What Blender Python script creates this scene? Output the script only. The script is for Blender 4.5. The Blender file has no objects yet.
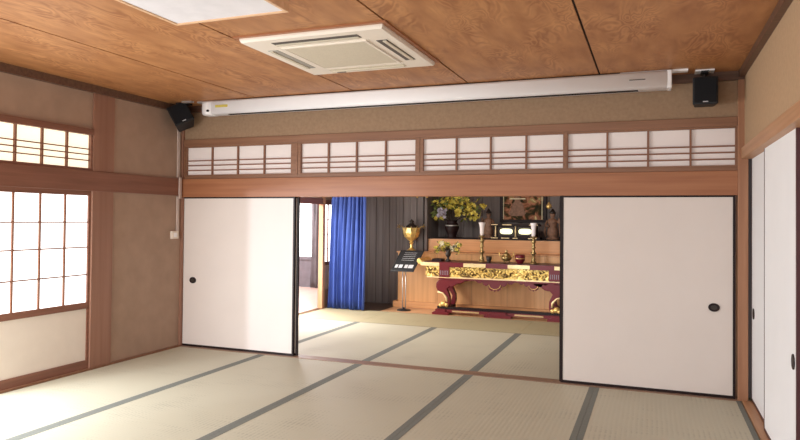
import bpy, math, random
from mathutils import Vector, Matrix
random.seed(7)
PI = math.pi
scene = bpy.context.scene
col = scene.collection

# ------------------------------------------------------------------ materials
def new_mat(name):
    m = bpy.data.materials.new(name); m.use_nodes = True
    nt = m.node_tree
    return m, nt, nt.nodes['Principled BSDF']

def coords(nt, scale=(1, 1, 1), space='Object'):
    tc = nt.nodes.new('ShaderNodeTexCoord'); mp = nt.nodes.new('ShaderNodeMapping')
    mp.inputs['Scale'].default_value = scale
    nt.links.new(tc.outputs[space], mp.inputs[0])
    return mp.outputs[0]

def plain(name, c, rough=.6, metal=0, var=.06, scale=8, spec=.4, bump=0, emis=None, es=0):
    m, nt, b = new_mat(name)
    v = coords(nt)
    n = nt.nodes.new('ShaderNodeTexNoise'); n.inputs['Scale'].default_value = scale; n.inputs['Detail'].default_value = 4
    nt.links.new(v, n.inputs['Vector'])
    r = nt.nodes.new('ShaderNodeValToRGB')
    r.color_ramp.elements[0].position = .3; r.color_ramp.elements[1].position = .7
    r.color_ramp.elements[0].color = tuple(x * (1 - var) for x in c) + (1,)
    r.color_ramp.elements[1].color = tuple(min(1, x * (1 + var)) for x in c) + (1,)
    nt.links.new(n.outputs['Fac'], r.inputs[0]); nt.links.new(r.outputs[0], b.inputs['Base Color'])
    b.inputs['Roughness'].default_value = rough; b.inputs['Metallic'].default_value = metal
    b.inputs['Specular IOR Level'].default_value = spec
    if bump:
        bp = nt.nodes.new('ShaderNodeBump'); bp.inputs['Strength'].default_value = bump; bp.inputs['Distance'].default_value = .01
        nt.links.new(n.outputs['Fac'], bp.inputs['Height']); nt.links.new(bp.outputs[0], b.inputs['Normal'])
    if emis:
        b.inputs['Emission Color'].default_value = tuple(emis) + (1,); b.inputs['Emission Strength'].default_value = es
    return m

def wood(name, c1, c2, axis='X', rough=.45, scale=1.0, spec=.4):
    """straight-grained wood, the grain running along the given axis"""
    m, nt, b = new_mat(name)
    s = {'X': (1.2, 30, 30), 'Y': (30, 1.2, 30), 'Z': (30, 30, 1.2)}[axis]
    v = coords(nt, tuple(k * scale for k in s))
    n = nt.nodes.new('ShaderNodeTexNoise'); n.inputs['Scale'].default_value = 1; n.inputs['Detail'].default_value = 5
    nt.links.new(v, n.inputs['Vector'])
    r = nt.nodes.new('ShaderNodeValToRGB')
    r.color_ramp.elements[0].position = .32; r.color_ramp.elements[1].position = .68
    r.color_ramp.elements[0].color = c1 + (1,); r.color_ramp.elements[1].color = c2 + (1,)
    nt.links.new(n.outputs['Fac'], r.inputs[0]); nt.links.new(r.outputs[0], b.inputs['Base Color'])
    b.inputs['Roughness'].default_value = rough; b.inputs['Specular IOR Level'].default_value = spec
    return m

def plywood(name):
    m, nt, b = new_mat(name)
    v = coords(nt, (3.0, 1.15, 1))
    n = nt.nodes.new('ShaderNodeTexNoise'); n.inputs['Scale'].default_value = 1.6; n.inputs['Detail'].default_value = 2.5
    n.inputs['Distortion'].default_value = .8
    nt.links.new(v, n.inputs['Vector'])
    mu = nt.nodes.new('ShaderNodeMath'); mu.operation = 'MULTIPLY'; mu.inputs[1].default_value = 75
    nt.links.new(n.outputs['Fac'], mu.inputs[0])
    sn = nt.nodes.new('ShaderNodeMath'); sn.operation = 'SINE'; nt.links.new(mu.outputs[0], sn.inputs[0])
    # the rings fade in and out over the sheet
    n2 = nt.nodes.new('ShaderNodeTexNoise'); n2.inputs['Scale'].default_value = 1.1; nt.links.new(v, n2.inputs['Vector'])
    r2 = nt.nodes.new('ShaderNodeValToRGB'); r2.color_ramp.elements[0].position = .42; r2.color_ramp.elements[1].position = .60
    nt.links.new(n2.outputs['Fac'], r2.inputs[0])
    mm = nt.nodes.new('ShaderNodeMath'); mm.operation = 'MULTIPLY'
    nt.links.new(sn.outputs[0], mm.inputs[0]); nt.links.new(r2.outputs[0], mm.inputs[1])
    v3 = coords(nt, (9, 2.5, 1))
    n3 = nt.nodes.new('ShaderNodeTexNoise'); n3.inputs['Scale'].default_value = 1; n3.inputs['Detail'].default_value = 4
    nt.links.new(v3, n3.inputs['Vector'])
    ad = nt.nodes.new('ShaderNodeMath'); ad.operation = 'MULTIPLY_ADD'; ad.inputs[1].default_value = .20
    nt.links.new(mm.outputs[0], ad.inputs[0]); nt.links.new(n3.outputs['Fac'], ad.inputs[2])
    r = nt.nodes.new('ShaderNodeValToRGB')
    r.color_ramp.elements[0].position = .22; r.color_ramp.elements[1].position = .8
    r.color_ramp.elements[0].color = CEIL1; r.color_ramp.elements[1].color = CEIL2
    nt.links.new(ad.outputs[0], r.inputs[0]); nt.links.new(r.outputs[0], b.inputs['Base Color'])
    b.inputs['Roughness'].default_value = .5
    return m
CEIL1 = (.31, .115, .038, 1); CEIL2 = (.53, .245, .095, 1)

def tatami(name, c, along='Y'):
    m, nt, b = new_mat(name)
    v = coords(nt)
    w = nt.nodes.new('ShaderNodeTexWave'); w.bands_direction = 'X' if along == 'Y' else 'Y'
    w.inputs['Scale'].default_value = 9; w.inputs['Distortion'].default_value = .15
    nt.links.new(v, w.inputs['Vector'])
    v2 = coords(nt, (3, 60, 1) if along == 'Y' else (60, 3, 1))
    n = nt.nodes.new('ShaderNodeTexNoise'); n.inputs['Scale'].default_value = 1; n.inputs['Detail'].default_value = 5
    nt.links.new(v2, n.inputs['Vector'])
    n2 = nt.nodes.new('ShaderNodeTexNoise'); n2.inputs['Scale'].default_value = 1.7; nt.links.new(v, n2.inputs['Vector'])
    a = nt.nodes.new('ShaderNodeMath'); a.operation = 'MULTIPLY_ADD'; a.inputs[1].default_value = .35
    nt.links.new(w.outputs['Fac'], a.inputs[0]); nt.links.new(n.outputs['Fac'], a.inputs[2])
    a2 = nt.nodes.new('ShaderNodeMath'); a2.operation = 'ADD'
    nt.links.new(a.outputs[0], a2.inputs[0]); nt.links.new(n2.outputs['Fac'], a2.inputs[1])
    r = nt.nodes.new('ShaderNodeValToRGB')
    r.color_ramp.elements[0].position = .75; r.color_ramp.elements[1].position = 1.5
    r.color_ramp.elements[0].color = tuple(k * .84 for k in c) + (1,); r.color_ramp.elements[1].color = tuple(min(1, k * 1.1) for k in c) + (1,)
    nt.links.new(a2.outputs[0], r.inputs[0]); nt.links.new(r.outputs[0], b.inputs['Base Color'])
    bp = nt.nodes.new('ShaderNodeBump'); bp.inputs['Strength'].default_value = .12; bp.inputs['Distance'].default_value = .004
    nt.links.new(w.outputs['Fac'], bp.inputs['Height']); nt.links.new(bp.outputs[0], b.inputs['Normal'])
    b.inputs['Roughness'].default_value = .55; b.inputs['Specular IOR Level'].default_value = .35
    return m

def carved(name, ground, gold):
    """gilt scrollwork on a dark ground"""
    m, nt, b = new_mat(name)
    v = coords(nt, (1, 1, 1.4))
    n = nt.nodes.new('ShaderNodeTexNoise'); n.inputs['Scale'].default_value = 7.5; n.inputs['Detail'].default_value = 3; n.inputs['Distortion'].default_value = 2.2
    nt.links.new(v, n.inputs['Vector'])
    r = nt.nodes.new('ShaderNodeValToRGB')
    e = r.color_ramp.elements
    e[0].position = .40; e[1].position = .50; e[0].color = ground + (1,); e[1].color = gold + (1,)
    k = e.new(.64); k.color = tuple(min(1, g * 1.35) for g in gold) + (1,)
    nt.links.new(n.outputs['Fac'], r.inputs[0]); nt.links.new(r.outputs[0], b.inputs['Base Color'])
    bp = nt.nodes.new('ShaderNodeBump'); bp.inputs['Strength'].default_value = 1; bp.inputs['Distance'].default_value = .02
    nt.links.new(n.outputs['Fac'], bp.inputs['Height']); nt.links.new(bp.outputs[0], b.inputs['Normal'])
    b.inputs['Roughness'].default_value = .35; b.inputs['Metallic'].default_value = .45
    return m

M = dict(
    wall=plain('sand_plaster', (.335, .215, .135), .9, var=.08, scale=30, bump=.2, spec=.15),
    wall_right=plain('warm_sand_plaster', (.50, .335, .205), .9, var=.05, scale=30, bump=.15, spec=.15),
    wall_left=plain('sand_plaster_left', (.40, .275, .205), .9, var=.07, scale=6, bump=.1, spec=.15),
    beam=wood('red_cedar_x', (.31, .115, .05), (.385, .155, .07), 'X'),
    beam_y=wood('red_cedar_y', (.20, .085, .055), (.27, .12, .08), 'Y'),
    beam_z=wood('red_cedar_z', (.33, .15, .08), (.41, .20, .11), 'Z'),
    frame=wood('transom_wood', (.22, .10, .055), (.29, .14, .078), 'X'),
    post_left=wood('dull_cedar_z', (.27, .13, .085), (.33, .17, .115), 'Z', scale=.6),
    lattice=plain('lattice_wood', (.25, .11, .065), .6),
    cornice=wood('dark_cornice', (.10, .05, .032), (.16, .08, .05), 'X'),
    orange_y=wood('pale_orange_wood_y', (.44, .22, .11), (.55, .30, .16), 'Y'),
    orange_z=wood('pale_orange_wood_z', (.52, .26, .14), (.66, .35, .20), 'Z'),
    sill=wood('sill_wood', (.24, .145, .10), (.31, .19, .135), 'X'),
    ceil=plywood('figured_plywood'),
    dark=plain('dark_gap', (.02, .012, .01), .9),
    paper=plain('fusuma_paper', (.74, .655, .61), .85, var=.015, scale=3, spec=.15),
    paper_r=plain('closet_paper', (.90, .90, .92), .8, var=.015, scale=3, spec=.15),
    pane=plain('transom_paper', (.78, .69, .66), .85, var=.02, scale=4, spec=.1, emis=(1, .88, .85), es=.06),  # faint pinkish glow put into the paper, which is lit from the front
    glow=plain('backlit_shoji_paper', (.9, .9, .9), .8, emis=(1, .985, .98), es=1.9),
    glow_warm=plain('backlit_transom_paper', (.9, .85, .7), .8, emis=(1, .90, .68), es=1.05),
    glow_out=plain('bright_window', (.9, .9, .9), .8, emis=(.98, .99, 1), es=3.5),
    lacquer=plain('black_lacquer', (.016, .006, .006), .5, spec=.25),
    maroon=plain('maroon_lacquer_edge', (.07, .018, .02), .3),
    board=plain('shoji_board', (.78, .69, .61), .8, var=.02),
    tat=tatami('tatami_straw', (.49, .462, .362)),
    tat_x=tatami('tatami_straw_cross', (.40, .35, .22), 'X'),  # darker tone painted in for how light meets the crosswise weave
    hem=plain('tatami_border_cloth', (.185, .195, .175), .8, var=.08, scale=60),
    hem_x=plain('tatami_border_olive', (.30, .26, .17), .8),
    floorwood=wood('pale_floor_board', (.50, .27, .13), (.64, .36, .19), 'X', rough=.3),
    floordark=wood('dark_floor_board', (.045, .025, .018), (.08, .045, .03), 'X', rough=.4),
    corridor=wood('corridor_floor', (.62, .42, .36), (.72, .50, .44), 'Y', rough=.3),
    white=plain('white_plastic', (.90, .87, .87), .4, var=.01),
    offwhite=plain('cream_plastic', (.82, .72, .62), .45, var=.01),
    grille=plain('return_grille', (.64, .55, .43), .7, var=.05, scale=80),
    vent=plain('vent_slot', (.10, .08, .07), .6),
    ventpale=plain('pale_vent_slot', (.36, .33, .29), .6),
    black=plain('black_plastic', (.012, .012, .014), .45),
    mesh=plain('speaker_cloth', (.006, .006, .008), .9),
    metal=plain('bracket_metal', (.55, .55, .55), .35, metal=.7),
    sticker=plain('yellow_sticker', (.62, .50, .10), .6),
    conduit=plain('cable_cover', (.62, .50, .45), .5),
    lampwood=wood('lamp_frame_wood', (.70, .42, .24), (.82, .54, .34), 'X'),
    diffuser=plain('lamp_diffuser', (.70, .66, .68), .5, emis=(1, .93, .93), es=.10),
    blue=plain('blue_cloth', (.062, .105, .35), .85, var=.1, scale=5, spec=.1),
    grey=plain('grey_drape', (.16, .145, .16), .9, var=.15, scale=4),
    grey2=plain('grey_panel', (.20, .19, .22), .8, var=.1),
    slat=wood('grey_wall_boards', (.135, .112, .108), (.21, .18, .175), 'Z', rough=.7, scale=.7),
    slatdark=plain('dark_joint', (.02, .016, .016), .8),
    altarwood=wood('altar_wood', (.68, .34, .14), (.82, .45, .20), 'Z', rough=.4, scale=.5),
    altarwood_x=wood('altar_wood_x', (.64, .31, .13), (.76, .40, .18), 'X', rough=.4),
    red=plain('vermilion_lacquer', (.15, .012, .02), .3, spec=.4),
    redd=plain('deep_red_lacquer', (.07, .01, .014), .35, spec=.35),
    gold=plain('gilt', (.85, .58, .20), .3, metal=.55, var=.15, scale=30),
    goldpale=plain('pale_gilt', (.86, .66, .36), .38, metal=.3, var=.08, scale=20),
    carve=carved('gilt_scrollwork', (.12, .06, .015), (.72, .50, .15)),
    brass=plain('aged_brass', (.42, .30, .13), .3, metal=.8, var=.2, scale=25),
    brassy=plain('dull_gilt', (.50, .34, .16), .5, var=.1),
    bronze=plain('dark_bronze', (.05, .04, .035), .4, metal=.5),
    wax=plain('white_candle_cup', (.80, .72, .72), .4, var=.02),
    statue=plain('carved_wood_figure', (.23, .12, .075), .6, var=.3, scale=22),
    lampglow=plain('lit_panel', (.9, .9, .5), .5, emis=(1, .98, .62), es=1.1),
    leaf=plain('leaf_green', (.12, .15, .035), .6, var=.3, scale=20),
    yellow=plain('yellow_blossom', (.60, .49, .085), .7, var=.3, scale=30),
    cream=plain('cream_blossom', (.70, .62, .42), .7, var=.2, scale=20),
    twig=plain('dark_twig', (.05, .035, .025), .8),
    lilac=plain('lilac_blossom', (.33, .30, .36), .7),
    marks=plain('pale_print', (.55, .55, .58), .7),
)

# ------------------------------------------------------------------ mesh tools
ORG = {}
class MB:
    def __init__(s): s.v = []; s.f = []; s.sm = []
    def add(s, vs, fs, smooth=False):
        o = len(s.v); s.v += [tuple(p) for p in vs]; s.f += [tuple(i + o for i in f) for f in fs]; s.sm += [smooth] * len(fs); return s
    def box(s, x0, x1, y0, y1, z0, z1):
        return s.add([(x0, y0, z0), (x1, y0, z0), (x1, y1, z0), (x0, y1, z0), (x0, y0, z1), (x1, y0, z1), (x1, y1, z1), (x0, y1, z1)],
                     [(0, 3, 2, 1), (4, 5, 6, 7), (0, 1, 5, 4), (1, 2, 6, 5), (2, 3, 7, 6), (3, 0, 4, 7)])
    def prism(s, pts, y0, y1, plane='XZ', smooth=False):
        """extrude a closed outline (counter-clockwise seen from the front) between two depths"""
        n = len(pts)
        def P(a, b, d): return {'XZ': (a, d, b), 'YZ': (d, a, b), 'XY': (a, b, d)}[plane]
        vs = [P(a, b, y0) for a, b in pts] + [P(a, b, y1) for a, b in pts]
        fs = [tuple(range(n)), tuple(range(2 * n - 1, n - 1, -1))]
        for i in range(n): fs.append((i, i + n, (i + 1) % n + n, (i + 1) % n))
        return s.add(vs, fs, smooth)
    def lathe(s, prof, c=(0, 0, 0), n=20, sx=1, sy=1, smooth=True):
        vs = []; fs = []
        for r, z in prof:
            for k in range(n):
                a = 2 * PI * k / n; vs.append((c[0] + sx * r * math.cos(a), c[1] + sy * r * math.sin(a), c[2] + z))
        for j in range(len(prof) - 1):
            for k in range(n): fs.append((j * n + k, j * n + (k + 1) % n, (j + 1) * n + (k + 1) % n, (j + 1) * n + k))
        fs.append(tuple(range(n - 1, -1, -1))); fs.append(tuple((len(prof) - 1) * n + k for k in range(n)))
        return s.add(vs, fs, smooth)
    def tube(s, pts, r, n=8):
        pts = [Vector(p) for p in pts]; rr = r if isinstance(r, (list, tuple)) else [r] * len(pts); vs = []; fs = []
        for i, p in enumerate(pts):
            d = (pts[min(i + 1, len(pts) - 1)] - pts[max(i - 1, 0)]).normalized()
            u = d.orthogonal().normalized() if i == 0 else (u - d * u.dot(d)).normalized()
            w = d.cross(u)
            for k in range(n):
                a = 2 * PI * k / n; vs.append(p + (u * math.cos(a) + w * math.sin(a)) * rr[i])
        for j in range(len(pts) - 1):
            for k in range(n): fs.append((j * n + k, j * n + (k + 1) % n, (j + 1) * n + (k + 1) % n, (j + 1) * n + k))
        fs.append(tuple(range(n - 1, -1, -1))); fs.append(tuple((len(pts) - 1) * n + k for k in range(n)))
        return s.add(vs, fs, True)
    def ball(s, c, rx, ry=None, rz=None, n=12, m=8):
        ry = ry or rx; rz = rz or rx
        prof = [(math.sin(PI * j / m), -math.cos(PI * j / m)) for j in range(m + 1)]
        vs = []; fs = []
        for r, z in prof:
            for k in range(n):
                a = 2 * PI * k / n; vs.append((c[0] + rx * max(r, 1e-3) * math.cos(a), c[1] + ry * max(r, 1e-3) * math.sin(a), c[2] + rz * z))
        for j in range(m):
            for k in range(n): fs.append((j * n + k, j * n + (k + 1) % n, (j + 1) * n + (k + 1) % n, (j + 1) * n + k))
        return s.add(vs, fs, True)
    def disc_y(s, cx, y0, y1, cz, rx, rz, n=24):
        return s.prism([(cx + rx * math.cos(2 * PI * k / n), cz + rz * math.sin(2 * PI * k / n)) for k in range(n)], y0, y1)
    def build(s, name, mat, parent=None, bevel=0, kind=None, local=False, label=None, cat=None, group=None, seg=2):
        if parent is not None: org = Vector((0, 0, 0)) if local else ORG[parent.name]
        else:
            xs = [p[0] for p in s.v]; ys = [p[1] for p in s.v]; zs = [p[2] for p in s.v]
            org = Vector(((min(xs) + max(xs)) / 2, (min(ys) + max(ys)) / 2, min(zs)))
        me = bpy.data.meshes.new(name)
        me.from_pydata([tuple(Vector(p) - org) for p in s.v], [], s.f)
        me.polygons.foreach_set('use_smooth', s.sm); me.materials.append(mat); me.update()
        o = bpy.data.objects.new(name, me); col.objects.link(o)
        if parent is not None: o.parent = parent; ORG[o.name] = org if not local else Vector((0, 0, 0))
        else: o.location = org; ORG[o.name] = org.copy()
        if bevel:
            b = o.modifiers.new('Bevel', 'BEVEL'); b.width = bevel; b.segments = seg; b.limit_method = 'ANGLE'; b.angle_limit = math.radians(40)
        if kind: o['kind'] = kind
        if label: o['label'] = label
        if cat: o['category'] = cat
        if group: o['group'] = group
        return o

def B(*a): return MB().box(*a)
def thing(name, loc, label=None, cat=None, group=None, kind=None, rot=(0, 0, 0)):
    o = bpy.data.objects.new(name, None); o.empty_display_size = .1; col.objects.link(o)
    o.location = loc; o.rotation_euler = rot; ORG[o.name] = Vector(loc)
    if label: o['label'] = label
    if cat: o['category'] = cat
    if group: o['group'] = group
    if kind: o['kind'] = kind
    return o
ST = 'structure'
def S(name, mb, mat, parent=None, bevel=0, label=None): return mb.build(name, mat, parent, bevel, ST if parent is None else None, label=label)

# ------------------------------------------------------------------ dimensions
W = 5.905; CZ = 2.83; H = 1.76; REAR = -7.6

# ------------------------------------------------------------------ shell
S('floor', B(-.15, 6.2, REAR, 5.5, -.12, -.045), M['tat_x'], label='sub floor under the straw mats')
# plywood ceiling boards with narrow dark seams between them
c = MB(); xs = [-.15, 1.19, 2.372, 3.575, 4.777, 6.2]
for a, b in zip(xs, xs[1:]): c.box(a + .008, b - .008, REAR, .13, CZ, CZ + .01)
S('ceiling', c, M['ceil'], label='figured plywood ceiling boards with dark seams')
S('trim_1', B(-.15, 6.2, REAR, .13, CZ + .011, CZ + .06), M['dark'], label='dark backing seen in the ceiling seams')
S('ceiling_altar_room', B(-.15, 6.2, .13, 5.5, CZ, CZ + .06), M['ceil']).name = 'ceiling_back'
# back wall of the front room, above the transoms
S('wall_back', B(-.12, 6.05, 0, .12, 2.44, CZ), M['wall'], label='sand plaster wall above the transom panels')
S('wall_rear', B(-.15, 6.2, REAR - .1, REAR, 0, CZ), M['wall'])
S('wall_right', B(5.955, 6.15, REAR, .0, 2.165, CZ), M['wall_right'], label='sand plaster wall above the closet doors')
S('wall_right_altar_room', B(5.955, 6.15, .12, 5.5, 0, CZ), M['slat']).name = 'wall_right_back'
# left wall: corner bay, above transom, and behind the camera
wl = MB(); wl.box(-.12, 0, -1.08, 0.0, 0, CZ); wl.box(-.12, 0, -5.1, -1.35, 2.385, CZ); wl.box(-.12, 0, REAR, -5.1, 0, CZ)
wl.box(-.12, 0, -1.35, -1.08, 0, CZ)
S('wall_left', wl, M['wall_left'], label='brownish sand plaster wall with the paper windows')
# cornices
S('trim_2', B(0, 5.955, -.045, 0, 2.755, CZ), M['cornice'], label='dark cornice along the top of the back wall')
S('trim_3', B(0, .045, REAR, -.045, 2.755, CZ), M['cornice'], label='dark cornice along the top of the left wall')
S('trim_4', B(5.91, 5.955, REAR, -.045, 2.775, CZ), M['cornice'], label='dark cornice along the top of the right wall')
# back wall: head beam, groove, transom rails
S('trim_5', B(0, 5.905, -.035, .12, H, 1.972), M['beam'], bevel=.004, label='long reddish wooden head beam over the sliding doors')
S('trim_6', B(0, 5.905, -.012, .12, 1.972, 2.005), M['frame'], label='lower rail under the transom panels')
S('trim_7', B(0, 5.905, -.018, .12, 2.362, 2.44), M['frame'], bevel=.003, label='upper rail above the transom panels')
S('trim_8', B(5.905, 5.985, -.035, .12, 0, CZ), M['beam_z'], bevel=.004, label='square wooden post in the right corner')
S('trim_9', B(0, .03, -.03, .0, 0, CZ), M['post_left'], label='slim wooden post in the left corner')
S('trim_10', B(0, 5.905, -.05, .098, -.045, .006), M['sill'], label='brown wooden threshold between the two rooms')
# left wall trims
S('trim_11', B(0, .032, REAR, -.035, 1.775, 1.975), M['beam_y'], bevel=.004, label='reddish wooden rail along the left wall')
S('trim_12', B(0, .02, -1.35, -1.08, 0, 2.755), M['post_left'], bevel=.003, label='broad wooden post beside the paper window')
S('trim_13', B(-.06, .028, -5.1, -1.35, 2.33, 2.39), M['beam_y'], label='head rail of the left transom')
S('trim_14', B(0, .03, REAR, -.035, -.045, .018), M['frame'], label='low wooden edge board at the foot of the left wall')
# right wall trims
S('trim_15', B(5.93, 6.06, REAR, -.035, 2.07, 2.165), M['orange_y'], bevel=.003, label='orange wooden rail over the white closet doors')
S('trim_16', B(5.935, 6.05, REAR, -.037, -.045, .012), M['orange_y'], bevel=.002, label='orange wooden sill under the closet doors')

# ------------------------------------------------------------------ transom panels on the back wall
divs = [0.0, 1.555, 2.985, 4.457, 5.905]
for i in range(4):
    x0, x1 = divs[i], divs[i + 1]
    t = thing('window_%d' % (i + 1), ((x0 + x1) / 2, .03, 2.005), kind=ST)
    a = x0 + (.045 if i == 0 else .008); b = x1 - (.02 if i == 3 else .008)
    f = (.012, .036, .034, .010)[i]; g = (.070, .034, .02, .012)[i]; b = b + .014 if i == 3 else b
    MB().box(a, a + f, 0, .06, 2.005, 2.362).box(b - g, b, 0, .06, 2.005, 2.362).box(a + f, b - g, 0, .06, 2.005, 2.022).box(a + f, b - g, 0, .06, 2.345, 2.362).build('frame', M['frame'], t)
    a += f; b -= g
    B(a, b, .034, .042, 2.022, 2.345).build('pane', M['pane'], t)
    l = MB()
    for k in (1, 2, 3):
        xx = a + (b - a) * k / 4; l.box(xx - .0085, xx + .0085, .010, .033, 2.022, 2.345)
    for z in (2.19, 2.134, 2.076): l.box(a, b, .014, .034, z - .006, z + .006)
    l.build('lattice', M['lattice'], t)
S('trim_18', MB().box(1.547, 1.563, -.006, .08, 2.005, 2.362).box(2.977, 2.993, -.006, .08, 2.005, 2.362).box(4.449, 4.465, -.006, .08, 2.005, 2.362).box(0, .046, -.01, .08, 2.005, 2.362).box(5.899, 5.905, -.01, .08, 2.005, 2.362), M['frame'], label='slim uprights between the transom panels')
S('wall_transom_back', B(0, 5.905, .1, .12, 2.005, 2.362), M['wall'], label='closure behind the transoms').name = 'wall_transom'

# ------------------------------------------------------------------ sliding doors
def fusuma(n, x0, x1, yf, hx, label):
    t = thing('door_%d' % n, ((x0 + x1) / 2, yf + .012, .006), label=label, kind=ST)
    B(x0 + .018, x1 - .018, yf + .004, yf + .024, .028, H - .016).build('panel', M['paper'], t)
    MB().box(x0, x0 + .020, yf, yf + .028, .006, H).box(x1 - .020, x1, yf, yf + .028, .006, H).box(x0 + .020, x1 - .020, yf, yf + .028, .006, .03).box(x0 + .020, x1 - .020, yf, yf + .028, H - .014, H).build('frame', M['lacquer'], t, label='thin black lacquered edge frame')
    if hx:
        h = MB().disc_y(hx, yf - .004, yf + .006, .782, .046, .037)
        ho = h.build('handle', M['lacquer'], t, label='black oval finger pull')
        MB().disc_y(hx, yf - .006, yf - .003, .782, .026, .02).build('handle_recess', M['bronze'], ho)
fusuma(1, .012, 1.535, .0, .172, 'pale sliding door at the left end with black edges and round pull')
fusuma(2, 4.417, 5.89, .0, 5.723, 'pale sliding door at the right end with black edges and oval pull')
fusuma(3, .03, 1.562, .04, None, 'sliding door stacked behind the left one, only its black edge in view')
fusuma(4, 4.40, 5.88, .04, None, 'sliding door stacked behind the right one, only its edge in view')

def closet(n, y0, y1, x, hy, label, hz=.75):
    t = thing('door_%d' % n, (x + .012, (y0 + y1) / 2, .014), label=label, kind=ST)
    B(x + .003, x + .022, y0 + .016, y1 - .008, .03, 2.085).build('panel', M['paper_r'], t)
    MB().box(x, x + .024, y0, y0 + .018, .014, 2.1).box(x, x + .024, y1 - .010, y1, .014, 2.1).box(x, x + .024, y0 + .018, y1 - .010, .014, .032).box(x, x + .024, y0 + .018, y1 - .010, 2.08, 2.1).build('frame', M['maroon'], t, label='thin dark red edge frame')
    if hy:
        pts = [(hy + .042 * math.cos(2 * PI * k / 24), hz + .045 * math.sin(2 * PI * k / 24)) for k in range(24)]
        MB().prism(pts, x - .003, x + .004, 'YZ').build('handle', M['lacquer'], t, label='black oval finger pull')
closet(5, -1.12, .0, 6.012, -.125, 'white closet door next to the corner post', .76)
closet(6, -2.03, -.87, 5.985, -1.935, 'white closet door nearer the camera with dark pull', .72)
closet(7, -3.1, -2.02, 6.03, None, 'third white closet door along the right wall')
closet(8, -4.2, -3.05, 6.0, -4.1, 'fourth white closet door along the right wall')
S('wall_closet', MB().box(6.08, 6.15, REAR, 0, 0, 2.165).box(6.0, 6.08, REAR, -4.2, 0, 2.1), M['paper_r'], label='closet back and end').name = 'wall_right_end'

# ------------------------------------------------------------------ left windows
def bars(ys, zs, x0, x1, ylo, yhi, zlo, zhi, wv=.016, wh=.010):
    l = MB()
    for y in ys: l.box(x0, x1, y - wv / 2, y + wv / 2, zlo, zhi)
    for z in zs: l.box(x0 + .004, x1 - .003, ylo, yhi, z - wh / 2, z + wh / 2)
    return l
k = 5
for i, (ya, yb) in enumerate([(-1.352, -2.55), (-2.55, -3.8), (-3.8, -5.1)]):
    t = thing('window_%d' % k, (-.02, (ya + yb) / 2, 2.0), kind=ST, label='cream lit paper transom high on the left wall' if i == 0 else None); k += 1
    ya -= .02; yb += .02
    MB().box(-.05, .012, ya, ya + .02, 1.975, 2.33).box(-.05, .012, yb - .02, yb, 1.975, 2.33).box(-.05, .012, yb, ya, 1.975, 2.0).build('frame', M['beam_y'], t)
    B(-.03, -.024, yb, ya, 2.0, 2.33).build('pane', M['glow_warm'], t)
    n = 4; step = .272
    bars([ya - step * j for j in range(1, 5) if ya - step * j > yb], (2.19, 2.135, 2.077), -.022, .004, yb, ya, 2.0, 2.33).build('lattice', M['lattice'], t)
def shoji(n, ya, yb, x, label):
    t = thing('window_%d' % n, (x, (ya + yb) / 2, .02), kind=ST, label=label)
    MB().box(x - .03, x, ya - .026, ya, .02, 1.775).box(x - .03, x, yb, yb + .026, .02, 1.775).box(x - .03, x, yb + .026, ya - .026, 1.728, 1.775).box(x - .03, x, yb + .026, ya - .026, .61, .672).box(x - .03, x, yb + .026, ya - .026, .02, .10).build('frame', M['beam_y'], t)
    B(x - .024, x - .019, yb + .026, ya - .026, .672, 1.728).build('pane', M['glow'], t)
    B(x - .02, x - .012, yb + .026, ya - .026, .10, .61).build('lower_board', M['board'], t, label='pale board in the lower part')
    a = ya - .026
    bars([a - .272 * j for j in (1, 2, 3)], (1.465, 1.217, .946), x - .019, x - .002, yb + .026, a, .672, 1.728, .016, .012).build('lattice', M['lattice'], t)
shoji(8, -1.351, -2.50, .0, 'tall white lit paper window screen on the left wall')
# corridor side beyond the left wall: sunshine comes in past the open screen out of frame
S('trim_19', MB().box(-.09, 0.0, -5.1, -1.35, -.045, .02), M['beam_y'], label='sill below the left paper window')

# ------------------------------------------------------------------ tatami mats
TX = [.03, 1.166, 2.354, 3.541, 4.729, 5.93]
ordn = ['along the left wall', 'second from the left wall', 'in the middle of the row', 'second from the right wall', 'along the right wall']
def mat_y(i, y0, y1, label, group):
    t = thing('tatami_mat', ((TX[i] + TX[i + 1]) / 2, (y0 + y1) / 2, -.045), label, 'tatami mat', group)
    hw = .045
    a = TX[i] + (hw if i else .005); b = TX[i + 1] - (hw if i < 4 else .04)
    B(a, b, y0 + .0003, y1 - .0003, -.045, 0).build('straw_surface', M['tat'], t)
    if i: B(TX[i] + .001, a, y0 + .0003, y1 - .0003, -.045, .0015).build('border_cloth', M['hem'], t, label='grey green cloth border')
    B(b, TX[i + 1] - .001, y0 + .0003, y1 - .0003, -.045, .0015).build('border_cloth', M['hem'], t, label='grey green cloth border')
for i in range(5):
    mat_y(i, -2.4120, -.037, 'straw mat in the front room next to the doors, ' + ordn[i], 'front room tatami mats')
for i in range(5):
    mat_y(i, -4.79, -2.4125, 'straw mat nearest the camera in the front room, ' + ordn[i], 'front room tatami mats')
for i in range(5):
    mat_y(i, .087, 2.487, 'straw mat in the altar room just past the threshold, ' + ordn[i], 'altar room tatami mats')
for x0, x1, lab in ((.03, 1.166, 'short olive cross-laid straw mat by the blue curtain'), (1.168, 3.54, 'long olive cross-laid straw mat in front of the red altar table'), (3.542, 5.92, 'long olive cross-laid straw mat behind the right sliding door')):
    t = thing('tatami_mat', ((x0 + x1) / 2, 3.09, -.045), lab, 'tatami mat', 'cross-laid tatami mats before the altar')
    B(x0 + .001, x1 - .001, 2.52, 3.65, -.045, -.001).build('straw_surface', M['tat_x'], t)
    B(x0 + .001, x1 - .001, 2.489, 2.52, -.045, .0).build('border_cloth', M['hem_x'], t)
    B(x0 + .001, x1 - .001, 3.65, 3.68, -.045, .0).build('border_cloth', M['hem_x'], t)

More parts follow.
